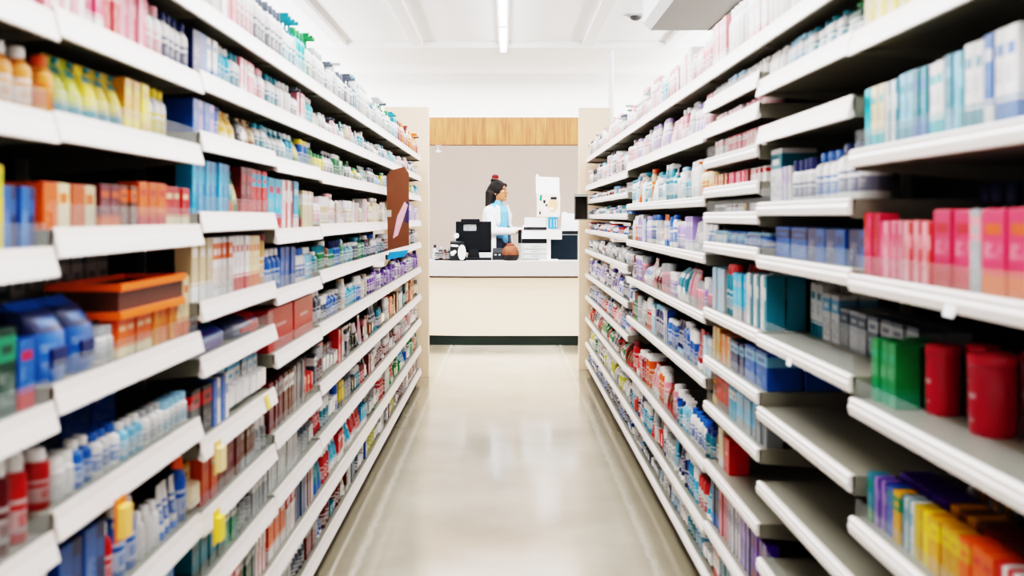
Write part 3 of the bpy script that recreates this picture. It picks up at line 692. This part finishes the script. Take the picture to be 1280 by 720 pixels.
t = empty('shelf_flag', (-.70, 7.0, 1.145)); tag(t, 'bright blue slanted shelf flag beneath the brown projecting sign', 'shelf flag')
obj('flag_panel', MB().loft([[(.0, -.01, .0), (.10, -.01, .02), (.13, -.01, .06), (.02, -.01, .045)], [(-.01, .0, .0), (.10, .01, .02), (.13, .01, .06), (.01, .01, .045)]]), plain('flag_blue', (40, 150, 214), .4), t)
obj('clip', MB().box(-.012, .0, -.015, .015, .0, .03), plain('clip_black', (30, 30, 30), .5), t)
# small tags clipped to shelf edges
def clip_tag(x, y, z, label, col1, col2):
    t = empty('shelf_coupon_holder', (x, y, z)); tag(t, label, 'coupon holder')
    s = 1 if x < 0 else -1
    obj('holder_back', MB().box(-.002, .002, -.028, .028, -.03, .05), plain('holder_' + label[:8], col1, .45), t, bevel=.001)
    obj('coupon_pad', MB().box(min(s * .002, s * .016), max(s * .002, s * .016), -.022, .022, -.022, .035), plain('pad_' + label[:8], col2, .6), t, bevel=.001)
    obj('clip', MB().box(min(-s * .012, 0), max(-s * .012, 0), -.012, .012, -.005, .004), M_metal, t)
clip_tag(-.695, 2.85, .81, 'cream and gold coupon holder clipped to shelf edge in the third left bay', (228, 190, 110), (240, 214, 160))
clip_tag(-.695, 2.84, .645, 'bright yellow coupon holder clipped low at the start of third left bay', (240, 196, 50), (248, 214, 80))
clip_tag(-.695, 2.13, .845, 'orange coupon holder clipped under the bottle shelf in second left bay', (230, 120, 30), (250, 196, 110))
clip_tag(.695, 6.22, .405, 'dark red coupon holder clipped low on the right run', (150, 40, 30), (190, 70, 50))
# dark open bin at the far end of the right run
t = empty('shelf_bin', (.592 + .06, 10.28, 1.37)); tag(t, 'dark open display bin with grey rim fixed at far end of right shelving', 'bin')
Mg = plain('bin_dark', (70, 62, 52), .6); Mr = plain('bin_rim', (150, 150, 144), .5)
obj('bin_back', MB().box(-.05, .058, .06, .07, 0, .22), Mg, t)
obj('bin_floor', MB().box(-.05, .058, -.07, .06, 0, .01), Mr, t)
obj('bin_top', MB().box(-.054, .06, -.075, .07, .205, .225), Mr, t)
obj('bin_side', MB().box(-.05, -.042, -.07, .06, .01, .205), Mg, t); obj('bin_side', MB().box(.05, .058, -.07, .06, .01, .205), Mg, t)
# white pole by the right wing wall
t = empty('power_pole', (.98, 10.98, 0)); tag(t, 'slim white pole rising to the ceiling behind right wing wall', 'pole')
Mp = plain('pole_white', (244, 244, 246), .4)
obj('pole_tube', MB().lathe([(.026, 0), (.026, CEIL)], 14), Mp, t, smooth=True); obj('foot_plate', MB().lathe([(.06, 0), (.06, .012), (.03, .02)], 16), Mp, t); obj('ceiling_collar', MB().lathe([(.03, CEIL - .03), (.05, CEIL - .012), (.05, CEIL)], 16), Mp, t)
# hanging grey duct box above the right run
t = empty('ceiling_duct', (1.32, 6.55, 2.56)); tag(t, 'large light grey duct box hanging from ceiling above right shelving', 'duct')
Mdu = plain('duct_grey', (196, 196, 198), .55)
obj('duct_body', MB().loft([[(-.42, -1.3, 0), (.5, -1.3, 0), (.5, .8, 0), (-.42, .8, 0)], [(-.46, -1.34, .05), (.54, -1.34, .05), (.54, .84, .05), (-.46, .84, .05)], [(-.46, -1.34, .44), (.54, -1.34, .44), (.54, .84, .44), (-.46, .84, .44)]]), Mdu, t)
obj('seam', MB().box(-.06, -.054, -1.3, .8, -.003, .0), plain('duct_seam', (90, 90, 92), .6), t)
obj('bracket', MB().prism([(.02, 0), (.05, 0), (.045, -.08), (.03, -.1)], .70, .73), plain('bracket_dark', (60, 60, 62), .5), t)
t = empty('smoke_detector', (1.03, 9.35, CEIL)); tag(t, 'small square dark grey detector on the ceiling beside the duct', 'detector')
obj('detector_plate', MB().box(-.06, .06, -.06, .06, -.012, 0), plain('det_plate', (200, 200, 200), .5), t, bevel=.003); obj('detector_head', MB().lathe([(.05, -.012), (.045, -.03), (.02, -.045)], 16), plain('det_dark', (86, 86, 88), .5), t, smooth=True)
t = empty('ceiling_sprinkler', (-.755, 13.26, 2.205)); tag(t, 'small white sprinkler head hanging below the wood soffit at left', 'sprinkler')
obj('pipe', MB().lathe([(.012, 0), (.012, -.06)], 10), Mp, t); obj('deflector', MB().lathe([(.03, -.06), (.034, -.07), (.02, -.085)], 12), Mp, t); obj('escutcheon', MB().lathe([(.04, 0), (.03, -.012)], 14), Mp, t)

# ------------------------------------------------------------------ pharmacy counter
t = empty('pharmacy_counter', (0, 12.85, 0)); tag(t, 'long cream pharmacy counter with grey top edge and black kick plate', 'counter')
def outline(o): return [(-2.6, .35 - o), (-1.6, .2 - o), (-.435, 0 - o), (2.6, 0 - o), (2.6, .62), (-2.6, .62)]
def slab(o, z0, z1): return MB().loft([[(x, y, z0) for x, y in outline(o)], [(x, y, z1) for x, y in outline(o)]])
obj('kick_plate', slab(-.02, 0, .105), plain('kick_black', (16, 34, 30), .4), t)
obj('front_panel', slab(0, .105, .735), plain('counter_cream', (248, 222, 196), .45, noise=.015, nscale=3), t)
obj('shadow_gap', slab(-.015, .735, .755), plain('counter_gap', (120, 96, 90), .6), t)
obj('countertop', slab(.05, .755, .92), plain('counter_grey', (198, 194, 192), .4, noise=.02, nscale=8), t, bevel=.004)
CT = .9205
Mk = plain('black_plastic', (6, 14, 20), .4, spec=.3); Mk2 = plain('dark_plastic', (22, 26, 30), .45); Mw = plain('white_plastic', (236, 236, 238), .4); Mgy = plain('grey_plastic', (158, 166, 168), .5)
def px(x, d): return (x - 632) / F * d
def pz(y, d): return 1.4 + (271 - y) / F * d
# checkout monitor seen from behind
D = 13.15
t = empty('monitor', (px(592, D), D, CT)); tag(t, 'black checkout monitor seen from behind, with pale smudged label, beside the pharmacist', 'monitor')
obj('screen_housing', MB().loft([[(-.195, -.02, .1), (.19, -.02, .1), (.19, -.02, .425), (-.195, -.02, .425)], [(-.2, .02, .08), (.2, .02, .08), (.2, .02, .43), (-.2, .02, .43)]]), Mk, t, bevel=.006)
obj('top_hump', MB().box(-.14, .07, -.04, .02, .40, .455), Mk, t, bevel=.008)
obj('stand', MB().loft([[(-.07, -.03, 0.02), (.07, -.03, 0.02), (.07, .05, .02), (-.07, .05, .02)], [(-.05, -.02, .12), (.05, -.02, .12), (.05, .01, .12), (-.05, .01, .12)]]), Mk, t)
obj('stand_base', MB().box(-.18, .2, -.09, .12, 0, .025), Mk, t, bevel=.006)
lb = obj('rear_label', MB().box(-.11, .03, -.0235, -.021, .325, .395), plain('label_grey', (150, 156, 160), .6, noise=.35, nscale=60), t)
obj('cable_port', MB().lathe([(.03, 0), (.03, .02), (.01, .02)], 12), Mw, t, (-.19, -.03, .27)).rotation_euler = (PI / 2, 0, 0)
# card terminal
t = empty('card_terminal', (px(572, 12.95), 12.95, CT)); tag(t, 'black card terminal with white receipt in front of the monitor, left end of counter', 'card terminal')
obj('terminal_body', MB().loft([[(-.08, -.07, 0), (.1, -.07, 0), (.1, .07, 0), (-.08, .07, 0)], [(-.08, -.03, .2), (.07, -.03, .2), (.07, .05, .215), (-.08, .05, .215)]]), Mk, t, bevel=.008)
obj('receipt', MB().loft([[(.05 + .045 * math.cos(a), -.075, .09 + .085 * math.sin(a)) for a in [2 * PI * i / 14 for i in range(14)]], [(.05 + .04 * math.cos(a), -.085, .09 + .08 * math.sin(a)) for a in [2 * PI * i / 14 for i in range(14)]]]), Mw, t)
obj('handset_cord', MB().capsule((-.06, -.07, .165), (.0, -.07, .16), .012, .012), Mw, t, smooth=True)
obj('handset', MB().capsule((-.05, -.075, .08), (-.03, -.075, .095), .028, .02), Mw, t, smooth=True)
# keyboard base in front of the pharmacist
t = empty('scanner_tray', (px(627, 13.2), 13.2, CT)); tag(t, 'low black scanner tray lying on the counter in front of the pharmacist', 'scanner')
obj('tray_body', MB().loft([[(-.105, -.08, 0), (.13, -.08, 0), (.13, .08, 0), (-.105, .08, 0)], [(-.1, -.06, .08), (.12, -.06, .08), (.12, .07, .13), (-.1, .07, .13)]]), Mk, t, bevel=.005)
for i in range(4): obj('button', MB().box(-.08 + i * .045, -.055 + i * .045, -.076, -.066, .05, .065), Mgy, t)
# round brown bag
t = empty('pouch_bag', (px(638, 12.98), 12.98, CT)); tag(t, 'small round brown bag with dark base standing on counter below her hands', 'bag')
obj('bag_body', MB().lathe([(.06, 0), (.085, .03), (.095, .08), (.08, .13), (.045, .165), (.03, .18)], 18), plain('bag_brown', (120, 62, 34), .6, noise=.35, nscale=14), t, smooth=True)
obj('bag_base', MB().lathe([(.07, -.0), (.09, .025), (.097, .06), (.096, .062)], 18), plain('bag_dark', (24, 14, 12), .6), t, smooth=True)
obj('drawstring', MB().lathe([(.035, .168), (.046, .176), (.036, .186)], 14), plain('bag_red', (140, 52, 30), .6), t, smooth=True)
# little bottles at the left end
for i, (dx, h, c) in enumerate(((546, .11, 'black'), (551, .15, 'black'), (556, .12, 'brown'), (543.5, .17, 'grey'), (560.5, .13, 'black'))):
    o, k = place('m', f'{c}/{"grey" if c == "black" else "black"}', 'right', 0, 0, 0, .05, .05, h, 3, False)
    o.location = (px(dx, 12.98 + .07 * (i % 2)), 12.98 + .07 * (i % 2), CT); o.rotation_euler = (0, 0, 0)
    tag(o, ['short black bottle with grey cap at left end of counter', 'tall black bottle among small bottles at left counter end', 'short brown bottle with black cap at left end of counter',
            'tallest grey bottle with black cap at far left of counter', 'last black bottle at left counter end, beside card terminal'][i], 'bottle', 'small bottles at left end of counter')
# label printer on a drawer stack
t = empty('drawer_unit', (px(669, 13.2), 13.2, CT)); tag(t, 'light grey plastic drawer unit on the counter under the printer', 'drawers')
obj('cabinet', MB().box(-.16, .135, -.1, .14, 0, .185), plain('drawer_grey', (186, 194, 192), .5), t, bevel=.005)
for k in range(3):
    dr = obj('drawer', MB().box(-.13, .125, -.11, -.1, .015 + k * .055, .06 + k * .055), plain('drawer_front', (202, 210, 208), .45), t, bevel=.003)
    obj('pull', MB().box(-.05, .05, -.118, -.11, .045 + k * .055, .053 + k * .055), Mgy, dr)
t = empty('printer', (px(669, 13.2), 13.2, CT + .1855)); tag(t, 'white and black printer with paper in its feed, standing on the drawer unit', 'printer')
obj('printer_base', MB().box(-.15, .135, -.1, .12, 0, .05), Mk, t, bevel=.006)
obj('printer_cover', MB().loft([[(-.15, -.1, .05), (.135, -.1, .05), (.135, .12, .05), (-.15, .12, .05)], [(-.14, -.06, .16), (.125, -.06, .16), (.125, .1, .2), (-.14, .1, .2)]]), Mw, t, bevel=.006)
obj('feed_slot', MB().box(-.13, .125, -.075, -.05, .15, .18), Mk2, t)
obj('paper_sheet', MB().box(-.12, .12, .02, .024, .19, .285), Mw, t)
obj('side_bracket', MB().box(-.19, -.155, -.06, .06, .0, .15), Mk, t)
# upright poster stand
DP = 12.97
t = empty('poster_stand', (px(686, DP), DP, CT)); tag(t, 'tall white poster stand with a smiling face picture and blue card', 'poster')
M_post = plain('poster_white', (244, 240, 240), .6)
obj('stand_post', MB().box(-.02, .02, .0, .02, 0, pz(222, DP) - CT), M_post, t)
obj('foot', MB().box(-.1, .1, -.08, .08, 0, .012), M_post, t)
z = lambda y: pz(y, DP) - CT
X = lambda x: px(x, DP) - px(686, DP)
obj('header_card', MB().loft([[(X(670), -.004, z(242)), (X(699), -.004, z(242)), (X(699), -.004, z(222)), (X(673), -.004, z(221)), (X(673), -.004, z(218)), (X(670), -.004, z(218))], [(X(670), .0, z(242)), (X(699), .0, z(242)), (X(699), .0, z(222)), (X(673), .0, z(221)), (X(673), 0, z(218)), (X(670), 0, z(218))]]), plain('poster_lilac', (246, 240, 246), .6), t)
pc = obj('picture_card', MB().box(X(671), X(700), -.004, 0, z(271), z(242)), plain('picture_ground', (228, 216, 208), .6, noise=.05, nscale=20), t)
obj('face', MB().loft([[(X(691) + .055 * math.cos(a), -.007, z(256) + .075 * math.sin(a)) for a in [2 * PI * i / 20 for i in range(20)]], [(X(691) + .055 * math.cos(a), -.004, z(256) + .075 * math.sin(a)) for a in [2 * PI * i / 20 for i in range(20)]]]), plain('picture_skin', (226, 170, 128), .6), pc)
obj('smile', MB().box(X(687), X(692), -.009, -.007, z(262), z(259.5)), Mw, pc)
obj('dark_hair', MB().box(X(688), X(696), -.009, -.007, z(249.5), z(246)), Mk2, pc)
obj('green_mark', MB().loft([[(X(674), -.006, z(250)), (X(677), -.006, z(252)), (X(678), -.006, z(243)), (X(675), -.006, z(244))], [(X(674), -.004, z(250)), (X(677), -.004, z(252)), (X(678), -.004, z(243)), (X(675), -.004, z(244))]]), plain('mark_teal', (20, 120, 110), .5), pc)
for (a, b, c, d) in ((679, 682, 254, 250), (674, 676, 268, 264), (682, 684, 258, 255)): obj('dark_mark', MB().box(X(a), X(b), -.006, -.004, z(c), z(d)), Mk2, pc)
bc = obj('blue_card', MB().box(X(685), X(697), -.012, -.005, z(286), z(271)), plain('card_blue', (46, 122, 176), .5), t)
for a in (688, 692, 695): obj('pale_stripe', MB().box(X(a), X(a + 1), -.014, -.012, z(284), z(274)), plain('stripe_pale', (170, 206, 226), .5), bc)
obj('leaflet_pocket', MB().box(X(683), X(702), -.05, -.005, z(299), z(287)), plain('pocket_pink', (240, 230, 232), .5), t)
# dark cabinet at the right end with papers
t = empty('parcel_crate', (px(704.5, 13.2), 13.2, CT)); tag(t, 'dark navy square crate at right end of counter behind the poster stand', 'crate')
obj('crate_body', MB().box(-.155, .155, -.02, .2, 0, .275), plain('crate_navy', (4, 26, 38), .5, spec=.3), t, bevel=.006)
obj('crate_lid', MB().box(-.158, .16, -.03, .2, .285, .31), Mk, t, bevel=.004)
obj('grey_band', MB().box(-.156, .157, -.025, .2, .275, .285), Mgy, t)
t = empty('paper_stack', (px(710, 13.25), 13.25, CT + .3105)); tag(t, 'white sheets of paper standing on the dark crate at right', 'paper')
obj('front_sheet', MB().loft([[(-.08, -.02, 0), (.1, -.02, 0), (.105, 0, .2), (-.07, .0, .215)], [(-.08, -.016, 0), (.1, -.016, 0), (.105, .004, .2), (-.07, .004, .215)]]), Mw, t)
obj('back_sheet', MB().loft([[(-.06, .0, 0), (.12, .0, 0), (.125, .02, .16), (-.05, .02, .23)], [(-.06, .004, 0), (.12, .004, 0), (.125, .024, .16), (-.05, .024, .23)]]), Mw, t)
obj('holder_foot', MB().box(-.09, .13, -.04, .06, 0, .012), Mk2, t)

# ------------------------------------------------------------------ pharmacist
def remeshed(name, mb, mat, vox, parent, smooth=6):
    o = obj(name, mb, mat, parent)
    r = o.modifiers.new('fuse', 'REMESH'); r.mode = 'VOXEL'; r.voxel_size = vox; r.use_smooth_shade = True
    sm = o.modifiers.new('soften', 'SMOOTH'); sm.factor = .5; sm.iterations = smooth
    return o
PP = (px(621, 13.80), 13.80, .15)
M_skin = plain('skin', (192, 126, 90), .55); M_hair = plain('hair_dark', (14, 10, 10), .6, noise=.3, nscale=60); M_coat = plain('lab_coat', (240, 240, 244), .8, noise=.02, nscale=9)
M_shirt = plain('shirt_blue', (110, 180, 232), .75, noise=.12, nscale=14); M_trou = plain('trousers_dark', (40, 44, 58), .8); M_shoe = plain('shoes_black', (22, 22, 24), .5)
# local frame: +x forward (her facing), +y her left, z up; root turned so that she looks along the counter and a little toward the aisle
pers = empty('person', PP, math.radians(-28))
b = MB()
b.capsule((0, 0, .92), (0, 0, 1.08), .125, .105); b.capsule((0, .03, .92), (0, -.03, .92), .13, .13)
b.capsule((0, 0, 1.08), (.0, 0, 1.27), .10, .115); b.capsule((-.01, .08, 1.32), (-.01, -.08, 1.32), .085, .085)
b.capsule((0, 0, 1.34), (.015, 0, 1.46), .055, .048)
b.ell((.035, 0, 1.545), .088, .072, .115); b.ell((.055, 0, 1.495), .068, .058, .07); b.capsule((.11, 0, 1.455), (.10, 0, 1.465), .02, .02)
b.capsule((.125, 0, 1.545), (.142, 0, 1.525), .009, .014)          # nose
for s in (-1, 1):
    b.ell((.02, s * .074, 1.53), .016, .010, .03)                   # ears
    b.capsule((.0, s * .05, .95), (.02, s * .09, .50), .088, .055); b.capsule((.02, s * .09, .50), (-.01, s * .095, .09), .055, .036)
    b.capsule((-.02, s * .095, .045), (.13, s * .105, .03), .04, .03)
SH = {}
for s, hand in ((-1, (.34, -.06, 1.075)), (1, (.37, .03, 1.085))):
    sh = Vector((-.01, s * .16, 1.31)); el = Vector((.06, s * .20, 1.085)); wr = Vector(hand) - Vector((.07, s * .0, -.005))
    b.capsule(sh, el, .048, .038); b.capsule(el, wr, .038, .025)
    SH[s] = (sh, el, wr)
    pal = Vector(hand); d = (pal - wr).normalized()
    b.capsule(wr, pal, .026, .03, flat=.6)
    for i, (oy, ln) in enumerate(((-.027, .062), (-.009, .072), (.009, .068), (.027, .052))):
        p0 = pal + Vector((.012, oy, 0)); p1 = p0 + Vector((ln * .5, oy * .2, .002)); p2 = p1 + Vector((ln * .35, 0, -ln * .35)); 
        b.capsule(p0, p1, .0095, .0085, n=8); b.capsule(p1, p2, .0085, .007, n=8)
    q0 = wr + Vector((.03, -s * .024, .004)); q1 = q0 + Vector((.03, -s * .022, .012)); b.capsule(q0, q1, .011, .009, n=8); b.capsule(q1, q1 + Vector((.026, -s * .004, -.006)), .009, .008, n=8)
remeshed('body', b, M_skin, .006, pers, 3)
for s in (-1, 1):
    e = obj('eye', MB().ell((.107, s * .032, 1.548), .010, .014, .009), plain('eye_white', (240, 238, 236), .3), pers, smooth=True)
    obj('iris', MB().ell((.1145, s * .032, 1.548), .004, .007, .007), plain('eye_dark', (40, 24, 18), .3), e, smooth=True)
    obj('eyebrow', MB().capsule((.117, s * .016, 1.572), (.104, s * .048, 1.574), .005, .004), M_hair, pers, smooth=True)
obj('mouth', MB().ell((.118, 0, 1.488), .008, .024, .008), plain('lips', (168, 84, 78), .4), pers, smooth=True)
h = MB(); h.ell((.005, 0, 1.572), .108, .096, .112); h.ell((-.045, 0, 1.52), .085, .095, .12); h.capsule((-.05, -.01, 1.5), (-.075, -.02, 1.34), .098, .062); h.capsule((-.03, -.075, 1.52), (-.05, -.085, 1.37), .04, .035); h.capsule((-.03, .075, 1.52), (-.05, .085, 1.38), .04, .03)
h.capsule((.055, -.03, 1.625), (.085, .04, 1.615), .035, .03); h.ell((-.03, 0, 1.675), .05, .05, .03)
remeshed('hair', h, M_hair, .008, pers, 4)
hb = obj('hair_bun', MB().ell((-.02, 0, 1.715), .042, .04, .032), plain('bun_red', (150, 44, 44), .5, noise=.2, nscale=60), pers, smooth=True)
obj('hair_tie', MB().lathe([(.034, 1.682), (.042, 1.69), (.034, 1.698)], 14, -.022, 0), plain('tie_pink', (224, 150, 150), .5), hb, smooth=True)
sm_ = MB(); sm_.capsule((0.01, 0, 1.0), (.01, 0, 1.08), .135, .125); sm_.capsule((.012, 0, 1.08), (.018, 0, 1.27), .122, .13); sm_.capsule((0, .07, 1.32), (0, -.07, 1.32), .093, .093); sm_.capsule((.005, 0, 1.36), (.012, 0, 1.41), .066, .06)
remeshed('shirt', sm_, M_shirt, .009, pers, 4)
# open coat: a shell around the torso, front left open, plus sleeves
co = MB()
secs = [(.62, .20, .21), (.8, .19, .20), (.95, .175, .19), (1.1, .155, .165), (1.24, .15, .178), (1.305, .135, .185), (1.35, .10, .135), (1.395, .072, .085)]
def coat_ring(z, rx, ry, off):
    op = 48 if z < 1.3 else 40
    return [((rx + off) * math.cos(math.radians(a)), (ry + off) * math.sin(math.radians(a)), z) for a in [op - 14 + (360 - 2 * op) * i / 26 for i in range(27)]]
outer = [coat_ring(*s_, .012) for s_ in secs]; inner = [coat_ring(*s_, -.006) for s_ in secs]
co.loft([o_ + i_[::-1] for o_, i_ in zip(outer, inner)])
for s in (-1, 1):
    sh, el, wr = SH[s]
    co.capsule(sh + Vector((-.005, -s * .05, -.005)), sh, .085, .072); co.capsule(sh, el, .072, .055); co.capsule(el, el + (wr - el) * .93, .055, .042)
remeshed('lab_coat', co, M_coat, .008, pers, 4)
for s in (-1, 1):
    obj('lapel', MB().loft([[(.115, s * .075, 1.14), (.125, s * .06, 1.20), (.11, s * .055, 1.37), (.085, s * .08, 1.39), (.10, s * .13, 1.27)], [(.135, s * .08, 1.14), (.15, s * .065, 1.20), (.128, s * .055, 1.37), (.10, s * .085, 1.395), (.125, s * .14, 1.27)]]), M_coat, pers).rotation_euler = (0, 0, math.radians(-14 + s * 9))
tr_ = MB(); tr_.capsule((0, .03, .93), (0, -.03, .93), .138, .138)
for s in (-1, 1): tr_.capsule((0, s * .05, .93), (.02, s * .09, .5), .098, .068); tr_.capsule((.02, s * .09, .5), (-.01, s * .095, .1), .068, .055)
remeshed('trousers', tr_, M_trou, .01, pers, 3)
for s in (-1, 1): obj('shoe', MB().loft([[(-.075, s * .098 - .035, 0), (.17, s * .108 - .04, 0), (.19, s * .108, 0), (.17, s * .108 + .04, 0), (-.075, s * .098 + .035, 0)], [(-.07, s * .098 - .036, .06), (.13, s * .108 - .04, .05), (.16, s * .108, .045), (.13, s * .108 + .04, .05), (-.07, s * .098 + .036, .06)], [(-.06, s * .098 - .03, .1), (.03, s * .1 - .03, .09), (.05, s * .1, .085), (.03, s * .1 + .03, .09), (-.06, s * .098 + .03, .1)]]), M_shoe, pers, bevel=.006)
tag(pers, 'dark-haired pharmacist in white coat and blue shirt standing behind the counter, facing right', 'person')

# ------------------------------------------------------------------ colour management
SC.view_settings.view_transform = 'Filmic'; SC.view_settings.look = 'Very High Contrast'; SC.view_settings.exposure = .55; SC.view_settings.gamma = 1
print('COUNTS', {KINDS[k][0]: n for k, n in COUNT.items()}, sum(COUNT.values()))
print('SHELF LABEL MAX', max(len(l.replace(',', '').split()) for l in LABELS))
